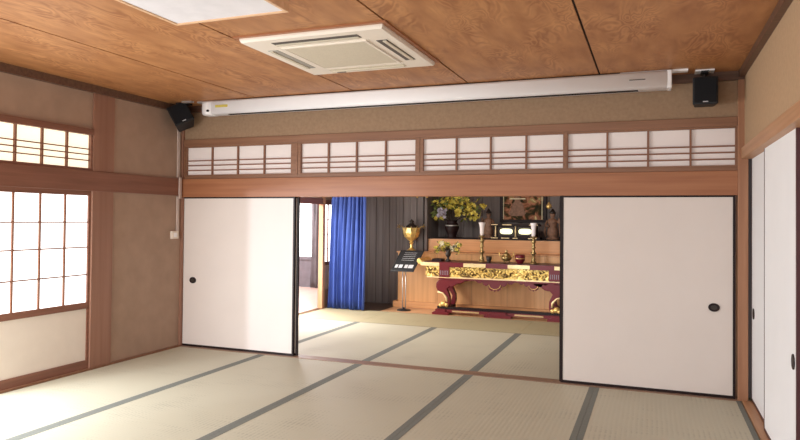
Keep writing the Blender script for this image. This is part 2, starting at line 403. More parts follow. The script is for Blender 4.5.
# ------------------------------------------------------------------ altar room shell
S('floor_board_strip', B(1.02, 5.955, 3.684, 4.34, -.045, 0), M['floorwood'], label='pale orange floor boards before the altar').name = 'floor_pale_boards'
S('floor_dark', B(-.0, 1.02, 3.684, 4.7, -.045, 0), M['floordark'], label='dark floor boards left of the altar').name = 'floor_dark_boards'
# left wall of altar room with the open doorway
S('wall_left_altar_room', MB().box(-.12, 0, 0, .95, 0, CZ).box(-.12, 0, .95, 3.54, 1.84, CZ).box(-.12, 0, 3.62, 5.5, 1.84, CZ).box(-.12, 0, 4.25, 5.5, 0, 1.84).box(-.12, 0, 3.62, 4.25, 0, .3), M['wall_left']).name = 'wall_left_back'
S('trim_20', B(-.06, .02, 3.53, 3.62, 0, CZ), M['orange_z'], bevel=.003, label='sunlit orange door post beside the blue curtain')
S('trim_21', B(-.06, .02, .95, 3.53, 1.76, 1.86), M['beam_y'], label='wooden lintel over the side doorway')
t = thing('window_9', (-.05, 3.9, .3), kind=ST, label='small paper window behind the blue curtain')
MB().box(-.06, -.005, 3.62, 3.645, .3, 1.84).box(-.06, -.005, 4.21, 4.25, .3, 1.84).box(-.06, -.005, 3.645, 4.21, .72, .78).box(-.06, -.005, 3.645, 4.21, 1.76, 1.84).build('frame', M['beam_y'], t)
B(-.05, -.04, 3.645, 4.21, .78, 1.76).build('pane', M['glow_out'], t)
B(-.05, -.035, 3.645, 4.21, .3, .72).build('lower_board', M['board'], t)
bars([3.8, 4.0], (1.0, 1.25, 1.5), -.039, -.015, 3.645, 4.21, .78, 1.76).build('lattice', M['lattice'], t)
# grey board walls behind the altar
def boards(x0, x1, y, z0=0, z1=CZ, w=.17):
    m = MB(); n = round((x1 - x0) / w); w = (x1 - x0) / n
    for k in range(n): m.box(x0 + k * w + .004, x0 + (k + 1) * w - .004, y + (.0 if k % 2 else .008), y + .03, z0, z1)
    m.box(x0, x1, y + .02, y + .06, z0, z1); return m
S('wall_back_altar', boards(1.3, 5.955, 5.3), M['slat'], label='grey vertical boards behind the altar').name = 'wall_altar_back'
S('wall_back_side', boards(0, 1.44, 4.64, w=.13), M['slat'], label='grey vertical boards left of the altar').name = 'wall_altar_side'
S('wall_return', B(1.44, 1.50, 4.64, 5.3, 0, CZ), M['slat']).name = 'wall_altar_return'
S('trim_22', B(1.432, 1.45, 4.62, 4.64, .965, CZ), M['slatdark'], label='dark narrow post at the corner of the altar recess')

# side corridor seen through the doorway
S('floor_corridor', B(-3.6, -.12, -.2, 6.6, -.10, -.01), M['corridor'], label='sunlit pinkish corridor floor').name = 'floor_corridor'
S('wall_corridor', MB().box(-3.7, -3.6, -.2, 6.6, 0, CZ).box(-3.6, -.12, -.3, -.2, 0, CZ).box(-3.6, -2.9, 6.5, 6.6, 0, CZ).box(-2.9, -1.4, 6.5, 6.6, 1.95, CZ).box(-1.4, 0, 6.5, 6.6, 0, CZ).box(-.12, 0, 5.5, 6.5, 0, CZ), M['wall_left']).name = 'wall_corridor'
S('ceiling_corridor', B(-3.7, -.12, -.3, 6.6, CZ, CZ + .05), M['wall_left']).name = 'ceiling_corridor'
t = thing('window_10', (-2.15, 6.55, 0), kind=ST, label='bright window at the end of the side corridor')
B(-2.9, -1.4, 6.56, 6.57, .66, 1.92).build('pane', M['glow_out'], t)
MB().box(-2.9, -1.4, 6.52, 6.58, .60, .67).box(-2.9, -1.4, 6.52, 6.58, 1.90, 1.95).box(-2.9, -2.86, 6.52, 6.58, 0, 1.95).box(-1.44, -1.4, 6.52, 6.58, 0, 1.95).build('frame', M['grey2'], t)
B(-2.86, -1.44, 6.54, 6.57, 0, .60).build('lower_board', M['grey2'], t)

def pleated(x0, x1, y, z0, z1, folds, amp, top_in=0, thick=.004, seed=1, direction='X'):
    rnd = random.Random(seed); m = MB(); nx = folds * 10; nz = 14
    ph = [rnd.uniform(-.6, .6) for _ in range(folds + 1)]; am = [rnd.uniform(.6, 1.25) for _ in range(folds + 1)]
    vs = []; fs = []
    for side in (0, 1):
        for j in range(nz + 1):
            v = j / nz; z = z0 + (z1 - z0) * v
            for i in range(nx + 1):
                u = i / nx; q = u * folds; k = int(min(q, folds - 1e-6))
                w = amp * (am[k] * (1 - (q - k)) + am[k + 1] * (q - k)) * (1 - .35 * v)
                xx = x0 + top_in * v ** 1.5 * (1 - u) + (x1 - x0) * u + .012 * math.sin(q * 2 * PI + ph[k] + 2 * v)
                yy = y + w * (math.sin(2 * PI * q + .9 * math.sin(2.3 * v + 4 * u)) + .35 * math.sin(4 * PI * q * .73 + 2 * v)) + .012 * math.sin(7 * u + 3 * v)
                zz = z + (.010 * math.sin(5 * u * PI) if j == 0 else 0)
                vs.append((xx, yy + side * thick, max(zz, z0)))
    N = (nx + 1) * (nz + 1)
    for j in range(nz):
        for i in range(nx):
            a = j * (nx + 1) + i
            fs.append((a, a + 1, a + nx + 2, a + nx + 1)); fs.append((a + N + nx + 1, a + N + nx + 2, a + N + 1, a + N))
    for i in range(nx): fs.append((i + N, i + N + 1, i + 1, i))
    m.add(vs, fs, True); return m
o = pleated(.085, .775, 3.60, 0.008, 2.30, 9, .05, top_in=.07, seed=3).build('curtain', M['blue'], label='long deep blue pleated curtain hanging beside the side doorway', cat='curtain')
cr = thing('curtain_rail', (.45, 3.6, 2.30), 'metal rail holding the blue curtain, hidden above the head beam', 'curtain rail')
MB().tube([(.02, 3.6, 2.315), (.95, 3.6, 2.315)], .014).build('rod', M['metal'], cr)
for x in (.1, .9): B(x, x + .03, 3.58, 3.62, 2.32, CZ).build('hanger', M['metal'], cr)
pleated(-1.80, -1.36, 6.40, .0, 1.93, 5, .03, seed=5).build('curtain', M['grey'], label='grey curtain at the corridor window beyond the side doorway', cat='curtain')

# ------------------------------------------------------------------ ceiling fixtures
ax, ay, s_, z0 = 2.43, -2.345, 1.12, 2.80
t = thing('air_conditioner', (ax + s_ / 2, ay + s_ / 2, z0), 'square cream ceiling air conditioner with four louvre slots', 'air conditioner')
mb = MB()
x0, x1, y0, y1 = ax, ax + s_, ay, ay + s_
# panel with a sunk centre and outer lip
mb.add([(x0, y0, z0 + .006), (x1, y0, z0 + .006), (x1, y1, z0 + .006), (x0, y1, z0 + .006),
        (x0 + .008, y0 + .008, z0 - .012), (x1 - .008, y0 + .008, z0 - .012), (x1 - .008, y1 - .008, z0 - .012), (x0 + .008, y1 - .008, z0 - .012),
        (x0, y0, CZ), (x1, y0, CZ), (x1, y1, CZ), (x0, y1, CZ)],
       [(7, 6, 5, 4), (0, 4, 5, 1), (1, 5, 6, 2), (2, 6, 7, 3), (3, 7, 4, 0), (0, 1, 9, 8), (1, 2, 10, 9), (2, 3, 11, 10), (3, 0, 8, 11)])
mb.build('panel', M['offwhite'], t)
zz = z0 - .012
MB().box(x0 + .235, x1 - .235, y0 + .235, y1 - .235, zz - .008, zz).build('return_grille', M['grille'], t, bevel=.004)
fr = MB()
for a, b, c_, d in ((x0 + .215, x1 - .215, y0 + .215, y0 + .235), (x0 + .215, x1 - .215, y1 - .235, y1 - .215), (x0 + .215, x0 + .235, y0 + .235, y1 - .235), (x1 - .235, x1 - .215, y0 + .235, y1 - .235)): fr.box(a, b, c_, d, zz - .010, zz)
fr.build('grille_frame', M['offwhite'], t)
for a, b, c_, d, hor in ((x0 + .22, x1 - .22, y0 + .075, y0 + .155, 1), (x0 + .22, x1 - .22, y1 - .155, y1 - .075, 1), (x0 + .075, x0 + .155, y0 + .26, y1 - .26, 0), (x1 - .155, x1 - .075, y0 + .26, y1 - .26, 0)):
    sl = B(a, b, c_, d, zz - .003, zz + .001).build('louvre_slot', M['vent'] if (hor and c_ < -2) or (not hor and a > 3) else M['grille'] if hor else M['ventpale'], t, label='louvre slot in the panel')
    if hor: B(a + .01, b - .01, c_ + .045, d - .008, zz - .010, zz - .003).build('flap', M['grille'], sl)
    else: B(a + .045 if a > 3 else a + .008, b - .008 if a > 3 else b - .045, c_ + .01, d - .01, zz - .010, zz - .003).build('flap', M['grille'], sl)
B(x0 + .25, x0 + .33, y1 - .05, y1 - .03, zz - .004, zz).build('display', M['vent'], t)
tr = MB(); e = .035
tr.box(x0 - e, x1 + e, y0 - e, y0, CZ - .012, CZ).box(x0 - e, x1 + e, y1, y1 + e, CZ - .012, CZ).box(x0 - e, x0, y0, y1, CZ - .012, CZ).box(x1, x1 + e, y0, y1, CZ - .012, CZ)
tr.build('surround', M['beam'], t, label='thin reddish wooden surround')

t = thing('ceiling_light', (2.84, -3.43, CZ), 'large square ceiling lamp with pale diffuser and light wood rim', 'ceiling light')
x0, x1, y0, y1 = 2.41, 3.225, -3.86, -2.985
MB().box(x0, x1, y0, y0 + .022, 2.735, CZ).box(x0, x1, y1 - .022, y1, 2.735, CZ).box(x0, x0 + .022, y0 + .022, y1 - .022, 2.735, CZ).box(x1 - .022, x1, y0 + .022, y1 - .022, 2.735, CZ).build('frame', M['lampwood'], t, bevel=.003)
B(x0 + .022, x1 - .022, y0 + .022, y1 - .022, 2.742, 2.76).build('diffuser', M['diffuser'], t)

# projection screen housing
t = thing('projector_screen', (2.95, -.25, 2.66), 'long white rolled projection screen housing under the ceiling', 'projector screen')
yc, zc = -.24, 2.745
prof = []
for k in range(20):
    a = 2 * PI * k / 20; cs, sn = math.cos(a), math.sin(a)
    prof.append((yc + .075 * (abs(cs) ** .4) * (1 if cs > 0 else -1), zc + .073 * (abs(sn) ** .4) * (1 if sn > 0 else -1)))
pe = [(yc + (y - yc) * 1.06, zc + (z - zc) * 1.08) for y, z in prof]
MB().prism(pe, .60, 5.335, 'YZ', smooth=True).build('housing', M['white'], t)
MB().prism([(yc + (y - yc) * 1.02, zc + (z - zc) * 1.02) for y, z in pe], .52, .64, 'YZ', smooth=True).build('end_cap', M['white'], t)
MB().prism([(yc - .078, zc - .078), (yc + .078, zc - .078), (yc + .078, zc + .078), (yc - .078, zc + .078)], 5.335, 5.372, 'YZ').build('end_cap', M['white'], t, bevel=.008)
B(.95, 4.95, yc - .05, yc + .05, zc + .068, CZ - .002).build('top_strip', M['dark'], t, label='dark strip above the housing')  # dark strip filling the space above the housing
B(.85, 5.1, yc - .05, yc - .01, zc - .084, zc - .07).build('screen_slot', M['dark'], t, label='dark slot under the housing')
MB().box(.42, .95, yc - .04, yc + .04, CZ - .018, CZ - .001).build('bracket', M['metal'], t)
MB().box(4.95, 5.5, yc - .04, yc + .04, CZ - .018, CZ - .001).build('bracket', M['white'], t)
B(.70, .86, yc - .086, yc - .078, zc - .004, zc + .022).build('sticker', M['sticker'], t, label='small yellow sticker')
MB().disc_y(.60, yc - .088, yc - .074, zc - .035, .018, .013).build('screw', M['dark'], t)
B(5.03, 5.16, yc - .0825, yc - .078, zc + .002, zc + .010).build('printed_mark', M['vent'], t, label='faint small dark printed mark')

def speaker(loc, rz, tilt, label, roll=0, w=.20, h=.235, d=.17, logo=True):
    t = thing('loudspeaker', loc, label, 'loudspeaker', 'wall loudspeakers', rot=(tilt, roll, rz))
    m = MB(); tp = .86
    pts = [(-w / 2, -d / 2), (w / 2, -d / 2), (w / 2 * .8, d / 2), (-w / 2 * .8, d / 2)]
    vs = [(x, y, -h) for x, y in pts] + [(x, y, 0) for x, y in pts]
    m.add(vs, [(3, 2, 1, 0), (4, 5, 6, 7), (0, 1, 5, 4), (1, 2, 6, 5), (2, 3, 7, 6), (3, 0, 4, 7)])
    m.build('cabinet', M['black'], t, bevel=.012, local=True, seg=3)
    g = B(-w / 2 + .014, w / 2 - .014, -d / 2 - .008, -d / 2 + .002, -h + .014, -.014).build('grille', M['mesh'], t, bevel=.006, local=True)
    B(-.02, .02, -d / 2 - .0095, -d / 2 - .007, -h + .016, -h + .024).build('logo_plate', M['marks'], g, local=True)
    MB().tube([(0, .02, -.01), (0, .03, .03), (0, .03, .042)], .014).build('bracket_arm', M['bronze'], t, local=True)
    return t
speaker((5.635, -.17, 2.757), 0, 0, 'black box loudspeaker at the right end of the screen housing')
m = thing('speaker_mount', (5.635, -.14, CZ), 'white and black ceiling mount plate above the right loudspeaker', 'bracket')
B(5.56, 5.71, -.20, -.08, CZ - .014, CZ - .001).build('plate', M['white'], m); B(5.605, 5.665, -.21, -.08, CZ - .03, CZ - .014).build('clamp', M['black'], m)
speaker((.10, -.24, 2.78), math.radians(42), math.radians(-20), 'tilted black loudspeaker in the dark left corner', w=.23, h=.25, d=.20, roll=math.radians(-26))
m = thing('speaker_mount', (.2, -.25, CZ), 'dark ceiling mount plate above the left corner loudspeaker', 'bracket')
B(.14, .26, -.30, -.16, CZ - .016, CZ - .001).build('plate', M['black'], m); B(.27, .40, -.36, -.31, CZ - .02, CZ - .001).build('clamp', M['metal'], m)

# cable cover and outlet on the left wall by the corner
t = thing('cable_conduit', (.012, -.075, .0), 'slim pale vertical cable cover running down the left corner', 'cable cover')
MB().box(.001, .014, -.105, -.065, 1.99, 2.60).box(.033, .046, -.105, -.065, 1.74, 1.99).box(.001, .014, -.105, -.065, 1.36, 1.765).build('cover', M['conduit'], t, bevel=.003)
t = thing('wall_outlet', (.012, -.14, 1.27), 'small cream switch box at the foot of the cable cover', 'outlet')
B(.001, .03, -.20, -.085, 1.27, 1.36).build('box', M['offwhite'], t, bevel=.005); B(.03, .034, -.17, -.12, 1.29, 1.34).build('rocker', M['white'], t)

# ------------------------------------------------------------------ altar platform
t = thing('altar_platform', (3.0, 4.8, 0), 'wide two-tier pale wood altar platform along the back recess', 'altar')
B(1.075, 4.92, 4.34, 4.634, .10, .945).build('lower_tier', M['altarwood'], t, bevel=.003)
B(1.055, 4.94, 4.315, 4.634, .945, .965).build('lower_top', M['altarwood_x'], t, bevel=.003)
B(1.0, 4.98, 4.30, 4.634, .0, .10).build('plinth', M['altarwood_x'], t, bevel=.003)
up = MB().box(1.51, 4.92, 4.70, 5.29, 0.0, 1.185)
up.build('upper_tier', M['altarwood_x'], t)
B(1.51, 4.92, 4.635, 4.70, 0, .965).build('step_board', M['altarwood_x'], t)
B(1.505, 4.94, 4.685, 5.295, 1.185, 1.20).build('upper_top', M['slatdark'], t, label='dark edge along the top of the upper tier')
for x in (1.8, 2.4, 3.0, 3.6, 4.2): B(x - .0015, x + .0015, 4.337, 4.341, .10, .945).build('panel_joint', M['beam_z'], t)

# ------------------------------------------------------------------ red and gold altar table
YF = 3.745; TXc = 2.97; L0, L1 = 1.68, 4.26
t = thing('altar_table', (TXc, YF + .25, 0), 'red and gold lacquered altar table with carved apron and curled ends', 'altar table')
B(L0 + .03, L1 - .03, YF, YF + .50, .795, .845).build('tabletop', M['redd'], t, bevel=.004)
m = MB()
segs = [(1.70, 2.02), (2.42, 2.78), (3.13, 3.47), (3.84, 4.20)]
for a, b in segs: B(a, b, YF - .006, YF + .002, .775, .832).build('edge_plate', M['goldpale'], t, label='gilt plate on the tabletop edge')
m = MB()
for a, b in ((2.02, 2.42), (2.78, 3.13), (3.47, 3.84)): B(a, b, YF - .004, YF + .002, .765, .838).build('edge_band', M['red'], t, label='red band between two gilt plates')
for sgn, xe in ((-1, L0 + .03), (1, L1 - .03)):
    pts = [(xe, .80), (xe + sgn * .05, .80), (xe + sgn * .075, .835), (xe + sgn * .07, .875), (xe + sgn * .045, .895), (xe + sgn * .02, .885), (xe + sgn * .012, .86), (xe - sgn * .05, .845), (xe - sgn * .05, .80)]
    if sgn < 0: pts = pts[::-1]
    MB().prism(pts, YF, YF + .50).build('curled_end', M['gold'], t, bevel=.004, label='gilt upturned end')
# carved apron: rows of relief scrolls on a gilt strip
m = B(1.78, 4.16, YF + .03, YF + .06, .605, .775)
rnd = random.Random(4)
for i in range(50):
    x = 1.82 + i * .0495; 
    if x > 4.12: break
    m.ball((x, YF + .028, .69 + .032 * math.sin(i * 1.15)), .024, .018, .022 + rnd.random() * .012, n=8, m=6)
    m.ball((x + .02, YF + .028, .69 - .038 * math.sin(i * 1.15)), .015, .014, .02, n=8, m=5)
m.build('apron', M['carve'], t, label='carved gilt scrollwork apron')
for x in (2.10, 3.84):
    bl = B(x - .085, x + .085, YF + .004, YF + .09, .60, .775).build('corner_block', M['red'], t, bevel=.004)
    mm = MB()
    for k in range(5): mm.box(x - .06 + k * .03 - .004, x - .06 + k * .03 + .004, YF, YF + .006, .635, .705)
    mm.build('flutes', M['lilac'], bl)
B(1.80, 4.14, YF + .02, YF + .46, .585, .605).build('apron_rail', M['goldpale'], t)
B(2.0, 3.94, YF + .02, YF + .46, .560, .585).build('lower_rail', M['red'], t)
B(1.9, 4.04, YF + .10, YF + .45, .605, .775).build('core', M['redd'], t)
# cabriole legs
def leg(x, sgn, y, front=True):
    o = [(0, .575), (-.02, .56), (-.135, .55), (-.175, .50), (-.18, .43), (-.15, .37), (-.10, .355), (-.045, .33), (-.005, .27), (-.02, .20), (-.08, .15), (-.08, .125), (.035, .125), (.055, .20), (.05, .29), (.02, .36), (.00, .405), (.04, .445), (.12, .46), (.17, .50), (.26, .515), (.30, .55), (.42, .56), (.42, .575)]
    pts = [(x + sgn * a, b) for a, b in o]
    # each leg's outline is closed counter-clockwise seen from the front
    if sgn > 0: pts = pts[::1]
    else: pts = pts[::-1]
    l = MB().prism(pts, y, y + .09).build('leg', M['red'], t, bevel=.012, seg=3)
    if front:
        MB().ball((x - sgn * .055, y + .03, .165), .060, .05, .052).ball((x - sgn * .10, y + .02, .145), .04, .04, .035).ball((x + sgn * .0, y + .02, .15), .038, .04, .042).build('claw_foot', M['gold'], l, label='gilt claw foot')
        MB().tube([(x - sgn * .15, y - .004, .36), (x - sgn * .06, y - .006, .34), (x - sgn * .0, y - .006, .27), (x + sgn * .01, y - .004, .20)], [.016, .014, .02, .012]).build('gilt_line', M['goldpale'], l)
for x, sgn in ((2.135, 1), (3.81, -1)):
    leg(x, sgn, YF + .03); leg(x, sgn, YF + .37, False)
# hanging scrolled brackets under the rail
def scroll(xc, w, h, yy=YF + .03):
    z = .56; pts = [(-1.15, 0), (-1.0, -.20), (-.84, -.22), (-.74, -.10), (-.66, -.34), (-.52, -.46), (-.40, -.34), (-.36, -.70), (-.20, -.88), (-.08, -.80), (0, -1), (.08, -.80), (.20, -.88), (.36, -.70), (.40, -.34), (.52, -.46), (.66, -.34), (.74, -.10), (.84, -.22), (1.0, -.20), (1.15, 0)]
    p = [(xc + w * a, z + h * b) for a, b in pts]
    return MB().prism(p, yy, yy + .03)
for xc, w, h in ((2.92, .27, .17), (3.52, .20, .13)):
    sc = scroll(xc, w, h).build('scroll_bracket', M['red'], t, bevel=.003, label='hanging carved red bracket')
    MB().tube([(xc + w * .34 * math.cos(PI + PI * q / 10), YF + .026, .56 - h * .30 + h * .42 * math.sin(PI + PI * q / 10)) for q in range(11)], .005).build('gilt_line', M['gold'], sc)
# low base with feet
MB().box(1.98, 3.98, YF + .03, YF + .075, .085, .125).box(2.02, 2.18, YF + .075, YF + .42, .085, .125).box(3.76, 3.94, YF + .075, YF + .42, .085, .125).build('stretcher', M['lacquer'], t, label='black stretcher frame between the feet')
MB().box(1.96, 4.0, YF, YF + .07, .035, .085).box(1.98, 2.12, YF + .07, YF + .46, .035, .085).box(3.84, 3.98, YF + .07, YF + .46, .035, .085).build('base_rail', M['red'], t, bevel=.003)
for a, b in ((2.24, 2.68), (3.24, 3.68)): B(a, b, YF - .006, YF + .002, .048, .074).build('base_plate', M['brassy'], t, label='dull gilt inlay on the base')
for x, w in ((2.05, .14), (2.98, .22), (3.90, .16)):
    MB().prism([(x - w, .0), (x + w, .0), (x + w, .035), (x + w * .6, .055), (x + w * .6, .09), (x - w * .6, .09), (x - w * .6, .055), (x - w, .035)], YF - .03, YF + .06).build('foot', M['red'], t, bevel=.004)
    MB().prism([(x - w, .0), (x + w, .0), (x + w, .035), (x - w, .035)], YF + .38, YF + .46).build('foot', M['red'], t, bevel=.004)

# ------------------------------------------------------------------ things on the altar table
TT = .845
def candlestick(x, y, label):
    t = thing('candlestick', (x, y, TT), label, 'candlestick', 'altar candlesticks')
    MB().lathe([(0.065, 0), (0.066, .012), (0.045, .02), (0.041, .04), (0.024, .06), (0.041, .075), (0.022, .09), (0.022, .14), (0.043, .155), (0.049, .17), (0.024, .185), (0.022, .24), (0.041, .255), (0.024, .27), (0.027, .33), (0.046, .345), (0.022, .36), (0.022, .40), (0.057, .415), (0.061, .42), (0.016, .43), (0.014, .44)], (x, y, TT)).build('stem', M['brass'], t)
    MB().lathe([(.030, .43), (.034, .47), (.036, .54), (.044, .60), (.056, .632), (.052, .64), (.03, .63)], (x, y, TT)).build('candle', M['wax'], t, label='white flared candle')
    return t
candlestick(2.66, 3.98, 'brass candlestick with white candle left of the incense burner')
candlestick(3.485, 3.98, 'brass candlestick with white candle right of the red cup')
# small black cup
t = thing('offering_cup', (2.79, 3.92, TT), 'small black cup beside the left candlestick', 'cup')
MB().lathe([(.03, 0), (.034, .01), (.028, .02), (.042, .045), (.048, .10), (.044, .10), (.036, .05), (.0, .04)], (2.79, 3.92, TT)).build('bowl', M['bronze'], t)
# incense burner (lidded pot with handles and tripod)
t = thing('incense_burner', (3.065, 3.95, TT), 'lidded bronze incense burner with raised handles between the candlesticks', 'incense burner')
MB().lathe([(.03, .03), (.07, .05), (.085, .085), (.07, .115), (.055, .12), (.06, .128), (.0, .128)], (3.065, 3.95, TT)).build('body', M['brass'], t)
MB().lathe([(.058, .128), (.05, .145), (.02, .165), (.012, .175), (.02, .19), (.012, .205), (.002, .21)], (3.065, 3.95, TT)).build('lid', M['brass'], t)
for sg in (-1, 1):
    MB().tube([(3.065 + sg * .07, 3.95, TT + .10), (3.065 + sg * .105, 3.95, TT + .115), (3.065 + sg * .115, 3.95, TT + .15), (3.065 + sg * .10, 3.95, TT + .175)], .009).build('handle', M['gold'], t)
for a in (.5, 2.6, 4.7):
    MB().tube([(3.065 + .04 * math.cos(a), 3.95 + .04 * math.sin(a), TT + .045), (3.065 + .055 * math.cos(a), 3.95 + .055 * math.sin(a), TT + .004)], [.012, .008]).build('leg', M['brass'], t)
t = thing('lacquer_bowl', (3.285, 3.93, TT), 'dark red lacquer cup right of the incense burner', 'cup')
MB().lathe([(.045, 0), (.05, .012), (.05, .02), (.072, .04), (.078, .08), (.074, .135), (.066, .14), (.066, .12), (.0, .11)], (3.285, 3.93, TT)).build('bowl', M['red'], t)
MB().lathe([(.0775, .075), (.079, .08), (.0775, .086)], (3.285, 3.93, TT)).build('gilt_band', M['gold'], t)
t = thing('dark_slab', (1.97, 3.97, TT), 'flat black tray at the left end of the altar table', 'slab')  # flat dark rimmed shape on the tabletop
B(1.86, 2.0, 3.90, 4.06, TT, TT + .012).build('base', M['lacquer'], t)
MB().box(1.85, 2.01, 3.885, 3.90, TT, TT + .035).box(1.85, 2.01, 4.06, 4.075, TT, TT + .035).box(1.85, 1.862, 3.90, 4.06, TT, TT + .035).box(1.998, 2.01, 3.90, 4.06, TT, TT + .035).build('rim', M['lacquer'], t)

def petals(m, c, r, n, rnd):
    """a small open flower: n pointed petals round a centre"""
    ax = Vector((rnd.uniform(-1, 1), rnd.uniform(-1.4, -.2), rnd.uniform(-.6, 1))).normalized()
    u = ax.orthogonal().normalized(); w = ax.cross(u); c = Vector(c)
    for k in range(n):
        a = 2 * PI * k / n + rnd.random() * .4
        d = u * math.cos(a) + w * math.sin(a); s = u * -math.sin(a) + w * math.cos(a)
        m.add([c, c + d * r * .55 + s * r * .3 + ax * r * .15, c + d * r + ax * r * .25, c + d * r * .55 - s * r * .3 + ax * r * .15], [(0, 1, 2, 3)])
def leafshape(m, c, d, r, rnd):
    c = Vector(c); d = Vector(d).normalized(); s = d.cross(Vector((rnd.uniform(-1, 1), rnd.uniform(-1, 1), rnd.uniform(-1, 1)))).normalized()
    m.add([c, c + d * r * .45 + s * r * .24, c + d * r, c + d * r * .45 - s * r * .24], [(0, 1, 2, 3)])

# small vase of mixed flowers on the table
vx, vy = 2.10, 3.96
t = thing('flower_vase', (vx, vy, TT), 'small bronze footed vase with cream and yellow flowers on the altar table', 'flower vase')
MB().lathe([(.045, 0), (.047, .012), (.02, .035), (.018, .06), (.04, .09), (.048, .12), (.035, .15), (.05, .185), (.045, .185), (.02, .14)], (vx, vy, TT)).build('vase', M['bronze'], t)
rnd = random.Random(11); st = MB(); fl = MB(); yf = MB(); lf = MB()
for i in range(34):
    a = rnd.uniform(0, 2 * PI); r = rnd.uniform(.03, .24); hz = rnd.uniform(.22, .36) - .35 * r
    e = (vx + r * math.cos(a), vy + .5 * r * math.sin(a), TT + hz)
    st.tube([(vx, vy, TT + .17), (vx + .5 * r * math.cos(a), vy + .25 * r * math.sin(a), TT + .17 + (hz - .17) * .7), e], .003, 5)
    if i % 2 and abs(r) < .17: petals(fl, e, .048, 6, rnd)
    else: petals(yf, e, .042, 6, rnd)
    for q in range(4): leafshape(lf, (e[0] + rnd.uniform(-.05, .05), e[1] + rnd.uniform(-.02, .02), e[2] + rnd.uniform(-.06, .02)), (rnd.uniform(-1, 1), rnd.uniform(-.5, .5), rnd.uniform(-.4, 1)), .045, rnd)
st.build('stems', M['twig'], t); fl.build('cream_blossoms', M['cream'], t); yf.build('yellow_blossoms', M['yellow'], t); lf.build('leaves', M['leaf'], t)

# ------------------------------------------------------------------ things on the upper tier
UT = 1.20
vx, vy = 1.90, 4.84
t = thing('flower_vase', (vx, vy, UT), 'large dark vase with a wide spray of yellow blossom branches on the upper tier', 'flower vase')
MB().lathe([(.085, 0), (.09, .015), (.075, .04), (.10, .10), (.125, .18), (.115, .24), (.08, .28), (.10, .31), (.09, .31), (.05, .27)], (vx, vy, UT)).build('vase', M['lacquer'], t)
MB().lathe([(.1185, .20), (.12, .215), (.1185, .23)], (vx, vy, UT)).build('vase_band', M['metal'], t)
rnd = random.Random(21); tw = MB(); yb = MB(); lv = MB(); ll = MB()
ends = []
for i in range(34):
    a = -1.42 + 2.75 * i / 33 + rnd.uniform(-.08, .08)
    ln = rnd.uniform(.34, .60); dy = rnd.uniform(-.14, .12)
    e = Vector((vx + .03 + ln * math.sin(a) * 1.12, vy + dy, UT + .30 + ln * (math.cos(a) * .85 + .05)))
    e.x = max(e.x, 1.56); e.y = min(e.y, 4.95)
    mid = Vector((vx + .4 * ln * math.sin(a), vy + dy * .4, UT + .32 + ln * .5 * math.cos(a)))
    tw.tube([(vx, vy, UT + .27), mid, e], [.006, .005, .003], 5)
    for q in range(10):
        f = rnd.uniform(.25, 1.05); p = mid.lerp(e, (f - .25) / .75) if f > .25 else mid
        p = p + Vector((rnd.uniform(-.06, .06), rnd.uniform(-.05, .05), rnd.uniform(-.06, .06)))
        p.x = max(p.x, 1.60)
        if a < -.5 and rnd.random() < .7: leafshape(lv, p, (rnd.uniform(-1, .2), rnd.uniform(-.4, .4), rnd.uniform(-.5, .6)), .09, rnd)
        elif rnd.random() < .66: petals(yb, p, rnd.uniform(.034, .056), 6, rnd)
        else: leafshape(lv, p, (rnd.uniform(-1, 1), rnd.uniform(-.4, .4), rnd.uniform(-.5, 1)), .10, rnd)
for q in range(26):
    petals(ll, (vx - .14 + rnd.uniform(-.07, .07), vy - .14 + rnd.uniform(-.03, .03), UT + .44 + rnd.uniform(-.07, .07)), .04, 6, rnd)
tw.build('branches', M['twig'], t); yb.build('yellow_blossoms', M['yellow'], t); lv.build('leaves', M['leaf'], t); ll.build('lilac_blossoms', M['lilac'], t)

# gold vase with side fronds on the lower tier
gx, gy, gz = 1.275, 4.46, .965
t = thing('gilt_vase', (gx, gy, gz), 'ornate gold goblet vase with side sprays behind the music stand', 'vase')
MB().lathe([(.085, 0), (.09, .015), (.06, .03), (.028, .06), (.025, .12), (.045, .15), (.025, .17), (.07, .20), (.125, .25), (.15, .32), (.155, .40), (.16, .41), (.13, .40), (.05, .30)], (gx, gy, gz), 10, smooth=False).build('goblet', M['gold'], t)
m = MB()
for k in range(10):
    a = 2 * PI * k / 10; m.tube([(gx + .03 * math.cos(a), gy + .03 * math.sin(a), gz + .19), (gx + .12 * math.cos(a), gy + .12 * math.sin(a), gz + .27), (gx + .155 * math.cos(a), gy + .155 * math.sin(a), gz + .40), (gx + .17 * math.cos(a), gy + .17 * math.sin(a), gz + .44)], [.012, .014, .012, .006], 6)
m.build('lotus_petals', M['brass'], t)
MB().lathe([(.12, .40), (.10, .44), (.05, .47), (.03, .50), (.045, .52), (.02, .54), (.003, .56)], (gx, gy, gz)).build('bud', M['bronze'], t)
for sg in (-1, 1):
    q = MB().tube([(gx + sg * .13, gy, gz + .38), (gx + sg * .19, gy, gz + .44), (gx + sg * .235, gy, gz + .43)], [.008, .008, .006])
    for a in range(5): leafshape(q, (gx + sg * .225, gy - .01, gz + .435), (math.cos(a * 1.25) , -.3, math.sin(a * 1.25)), .055, rnd)
    q.build('side_spray', M['brass'], t)

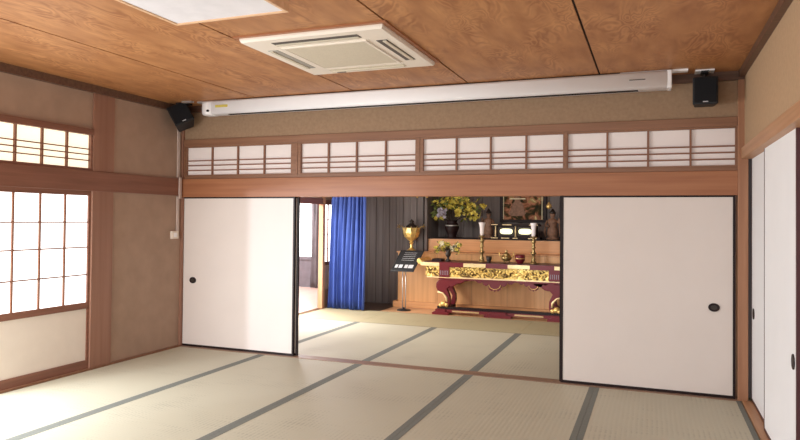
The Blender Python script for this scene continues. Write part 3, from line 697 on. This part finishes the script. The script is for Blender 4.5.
# black altar lantern with two lit panels
t = thing('altar_lantern', (3.03, 4.86, UT), 'long black and gold altar lantern with two lit yellow panels', 'lantern')
B(2.60, 3.46, 4.76, 4.96, UT, UT + .035).build('base', M['lacquer'], t, bevel=.003)
B(2.66, 3.40, 4.79, 4.94, UT + .035, UT + .225).build('body', M['lacquer'], t)
MB().prism([(2.60, UT + .225), (3.46, UT + .225), (3.43, UT + .262), (2.63, UT + .262)], 4.75, 4.97).build('roof', M['lacquer'], t, bevel=.003)
for a, b in ((2.63, 2.74), (2.82, 2.98), (3.28, 3.42)): B(a, b, 4.744, 4.751, UT + .238, UT + .252).build('gilt_trim', M['goldpale'], t)
for a, b in ((2.62, 2.74), (2.80, 2.94), (3.0, 3.08), (3.26, 3.40)): B(a, b, 4.754, 4.761, UT + .010, UT + .024).build('gilt_trim', M['goldpale'], t)
for xc in (2.885, 3.205):
    pl = B(xc - .13, xc + .13, 4.782, 4.79, UT + .06, UT + .205).build('window_frame', M['bronze'], t)
    pts = [(xc + .108 * (abs(math.cos(a)) ** .6) * (1 if math.cos(a) > 0 else -1), UT + .132 + .048 * (abs(math.sin(a)) ** .6) * (1 if math.sin(a) > 0 else -1)) for a in [2 * PI * k / 24 + .01 for k in range(24)]]
    MB().prism(pts, 4.776, 4.783).build('lit_panel', M['lampglow'], pl, label='glowing pale yellow panel')
for x in (2.67, 2.70, 3.045, 3.39):
    MB().lathe([(.012, .035), (.014, .06), (.010, .08), (.014, .13), (.010, .18), (.014, .225)], (x, 4.775, UT), 10).build('pillar', M['goldpale'] if x in (2.70, 3.045) else M['lacquer'], t)

# carved guardian figures: one continuous surface each
def figure(x, y, label, mirror=1, sc=1.0):
    t = thing('wooden_statue', (x, y, UT), label, 'statue', 'carved figures beside the lantern')
    m = MB()
    m.lathe([(.10, 0), (.105, .02), (.085, .035), (.07, .045), (.085, .06), (.095, .12), (.085, .18), (.065, .235), (.075, .27), (.088, .31), (.07, .345), (.03, .36), (.026, .375), (.042, .395), (.046, .425), (.036, .455), (.02, .47), (.016, .49), (.002, .515)], (x, y, UT), 14, sx=sc, sy=.7 * sc)
    m.build('body', M['statue'], t)
    for sg in (-1, 1):
        a = MB(); up = (sg * mirror > 0)
        if up: a.tube([(x + sg * .08 * sc, y, UT + .32), (x + sg * .13 * sc, y - .03, UT + .27), (x + sg * .11 * sc, y - .05, UT + .36)], [.024, .02, .016])
        else: a.tube([(x + sg * .08 * sc, y, UT + .32), (x + sg * .12 * sc, y - .02, UT + .24), (x + sg * .05 * sc, y - .07, UT + .22)], [.024, .02, .016])
        a.tube([(x + sg * .11 * sc, y, UT + .26), (x + sg * .13 * sc, y, UT + .14), (x + sg * .115 * sc, y + .01, UT + .05)], [.012, .02, .008])
        a.build('sleeve', M['statue'], t)
    MB().lathe([(.05, .44), (.058, .46), (.045, .475), (.03, .50), (.003, .53)], (x, y, UT), 12, sx=sc, sy=sc * .8).build('headdress', M['bronze'], t)
figure(3.64, 4.94, 'dark carved wooden figure standing right of the lit lantern', 1, 1.0)
figure(2.50, 5.09, 'dark carved wooden figure behind the left candlestick', -1, .9)

# framed picture on the wall
px0, px1, pz0, pz1 = 2.665, 3.49, 1.49, 2.32; yw = 5.27
t = thing('framed_picture', ((px0 + px1) / 2, yw, pz0), 'black framed dark painting in browns and golds above the lantern', 'picture')
MB().box(px0, px0 + .055, yw - .02, yw + .03, pz0, pz1).box(px1 - .055, px1, yw - .02, yw + .03, pz0, pz1).box(px0 + .055, px1 - .055, yw - .02, yw + .03, pz0, pz0 + .045).box(px0 + .055, px1 - .055, yw - .02, yw + .03, pz1 - .045, pz1).build('frame', M['lacquer'], t, bevel=.003)
def picmat():
    m, nt, b = new_mat('painted_panel')
    v = coords(nt, (1, 1, 1))
    n = nt.nodes.new('ShaderNodeTexNoise'); n.inputs['Scale'].default_value = 7; n.inputs['Detail'].default_value = 6; n.inputs['Distortion'].default_value = .8
    nt.links.new(v, n.inputs['Vector'])
    r = nt.nodes.new('ShaderNodeValToRGB'); e = r.color_ramp.elements
    e[0].position = .34; e[0].color = (.02, .02, .014, 1); e[1].position = .72; e[1].color = (.80, .62, .34, 1)
    for p, c in ((.45, (.05, .04, .018, 1)), (.52, (.24, .10, .055, 1)), (.58, (.45, .20, .12, 1)), (.64, (.24, .19, .07, 1))):
        q = e.new(p); q.color = c
    nt.links.new(n.outputs['Fac'], r.inputs[0]); nt.links.new(r.outputs[0], b.inputs['Base Color']); b.inputs['Roughness'].default_value = .8; b.inputs['Specular IOR Level'].default_value = .1
    return m
B(px0 + .05, px1 - .05, yw - .004, yw + .02, pz0 + .04, pz1 - .04).build('painting', picmat(), t)
# broad painted forms: a seated shape on a pedestal, a pale hanging strip
cx = 2.98
m = MB()
m.prism([(cx - .11, 1.60), (cx + .11, 1.60), (cx + .16, 1.66), (cx + .12, 1.70), (cx + .10, 1.80), (cx + .05, 1.86), (cx + .05, 1.93), (cx, 1.97), (cx - .05, 1.93), (cx - .05, 1.86), (cx - .10, 1.80), (cx - .12, 1.70), (cx - .16, 1.66)], yw - .007, yw - .003)
m.build('painted_figure', M['statue'], t)
MB().box(cx - .14, cx + .14, yw - .009, yw - .003, 1.895, 1.915).box(3.405, 3.42, yw - .007, yw - .003, 1.54, 2.27).box(px0 + .058, px0 + .072, yw - .007, yw - .003, 1.54, 2.27).build('painted_strip', M['cream'], t)

# hanging gilt lamps
def hang(x, y, zb, label, r=.05):
    t = thing('hanging_lamp', (x, y, CZ), label, 'hanging lamp', 'small hanging altar lamps')
    MB().tube([(x, y, CZ), (x, y, zb + .12)], .003, 6).build('chain', M['brass'], t)
    MB().lathe([(.006, 0), (r * .7, .015), (r, .04), (r * .8, .075), (r * .35, .095), (.01, .12)], (x, y, zb), 14).build('shade', M['gold'], t)
hang(3.60, 4.80, 1.715, 'small gilt hanging lamp over the right wooden figure', .05)
hang(1.39, 4.42, 1.895, 'leftmost gilt pendant lamp tip just under the head beam', .03)
hang(1.57, 4.42, 1.895, 'gilt pendant lamp tip just under the head beam above the flowers', .035)

# ------------------------------------------------------------------ music stand
sx, sy = 1.345, 3.93
t = thing('music_stand', (sx, sy, 0), 'black music stand with tilted sheet desk left of the altar table', 'music stand')
MB().lathe([(.115, 0), (.118, .01), (.10, .018), (.02, .03), (.016, .05)], (sx, sy, 0), 24).build('base', M['black'], t)
MB().tube([(sx - .025, sy, .02), (sx - .025, sy, .72)], .008).build('pole', M['metal'], t)
MB().tube([(sx + .03, sy, .02), (sx + .03, sy, .72)], .008).build('pole', M['metal'], t)
MB().tube([(sx, sy, .66), (sx, sy, .74), (sx, sy + .03, .82)], .022).build('clamp', M['black'], t)
a, b, c_, d = Vector((1.135, 3.86, .665)), Vector((1.535, 3.86, .665)), Vector((1.66, 4.03, 1.00)), Vector((1.245, 4.03, 1.00))
th = Vector((0, .02, -.008))
MB().add([a, b, c_, d, a + th, b + th, c_ + th, d + th], [(0, 1, 2, 3), (7, 6, 5, 4), (0, 4, 5, 1), (1, 5, 6, 2), (2, 6, 7, 3), (3, 7, 4, 0)]).build('desk', M['black'], t, bevel=.003)
desk = [o for o in t.children if o.name.startswith('desk')][0]
def onDesk(u, v, off=-.006): return a + (b - a) * u + (d - a) * v + Vector((0, off * .9, .003))
m = MB()
for u0, u1 in ((.10, .22), (.27, .43), (.52, .66), (.69, .90)):
    m.add([onDesk(u0, .13), onDesk(u1, .13), onDesk(u1, .29), onDesk(u0, .29)], [(0, 1, 2, 3)])
for j in range(5): 
    v = .50 + j * .09; m.add([onDesk(.25, v), onDesk(.8, v), onDesk(.8, v + .012), onDesk(.25, v + .012)], [(0, 1, 2, 3)])
m.build('printed_marks', M['marks'], desk, label='pale illegible print on the dark sheet')
MB().add([a + Vector((0, -.03, -.012)), b + Vector((0, -.03, -.012)), b + Vector((0, .02, -.012)), a + Vector((0, .02, -.012)), a + Vector((0, -.03, .006)), b + Vector((0, -.03, .006)), b + Vector((0, .02, .0)), a + Vector((0, .02, .0))],
         [(3, 2, 1, 0), (4, 5, 6, 7), (0, 1, 5, 4), (1, 2, 6, 5), (2, 3, 7, 6), (3, 0, 4, 7)]).build('ledge', M['black'], t)

# ------------------------------------------------------------------ lights
def area(name, loc, target, sx, sy, power, color=(1, 1, 1), spread=None):
    l = bpy.data.lights.new(name, 'AREA'); l.shape = 'RECTANGLE'; l.size = sx; l.size_y = sy; l.energy = power; l.color = color
    if spread: l.spread = math.radians(spread)
    o = bpy.data.objects.new(name, l); col.objects.link(o); o.location = loc
    d = Vector(target) - Vector(loc); o.rotation_euler = d.to_track_quat('-Z', 'Y').to_euler()
    return o
area('rear_fill', (3.0, REAR + .15, 1.30), (3.0, 0, 1.0), 5.4, 2.0, 136, (.93, .985, 1))  # added fill light just inside the rear wall, which has no windows
area('left_opening_glow', (.06, -3.9, 1.1), (5.0, -1.6, .9), 2.2, 1.4, 110, (.90, .97, 1))
area('left_opening_floor', (.06, -3.35, 1.3), (.8, -2.7, 0), 1.2, .8, 55, (.97, .99, 1))
area('sun_side', (-2.2, -8.4, 1.66), (1.6, .2, .95), .22, .22, 48, (.82, .90, 1), 70)
area('corridor_day', (-1.2, 1.9, 2.35), (.9, 2.3, 0), 1.0, 1.0, 120, (1, .99, .98))
area('corridor_fill', (-2.2, 5.2, 2.4), (-1.6, 4.6, 0), 1.0, 1.0, 150, (1, .95, .95))
area('altar_room_fill', (2.8, 1.6, 2.78), (2.8, 3.4, 0), 1.6, .8, 62, (1, .95, .86))  # added warm fill below the altar room ceiling, no fixture behind it
area('altar_side', (.15, 2.2, 1.0), (3.0, 4.6, .6), 1.6, 1.4, 58, (1, .96, .90))
wd = bpy.data.worlds.new('World'); scene.world = wd; wd.use_nodes = True
wd.node_tree.nodes['Background'].inputs[0].default_value = (.85, .92, 1, 1); wd.node_tree.nodes['Background'].inputs[1].default_value = .6

# ------------------------------------------------------------------ camera
f, yaw, pitch, roll, cxx, D, h, cyy = 653.4058, .3693, .0169, .0097, 5.2237, 6.3116, 1.5268, 207.8961
F = Vector((-math.sin(yaw), math.cos(yaw), 0)); R = Vector((math.cos(yaw), math.sin(yaw), 0)); U = Vector((0, 0, 1))
F, U = F * math.cos(pitch) + U * math.sin(pitch), U * math.cos(pitch) - F * math.sin(pitch)
R, U = R * math.cos(roll) + U * math.sin(roll), U * math.cos(roll) - R * math.sin(roll)
cam = bpy.data.cameras.new('camera'); co = bpy.data.objects.new('camera', cam); col.objects.link(co)
co.matrix_world = Matrix(((R.x, U.x, -F.x, cxx), (R.y, U.y, -F.y, -D), (R.z, U.z, -F.z, h), (0, 0, 0, 1)))
cam.sensor_width = 36; cam.lens = f / 800 * 36; cam.shift_y = (cyy - 220) / 800; cam.clip_start = .05
scene.camera = co
scene.view_settings.view_transform = 'Standard'
scene.view_settings.look = 'None'
scene.view_settings.exposure = 0
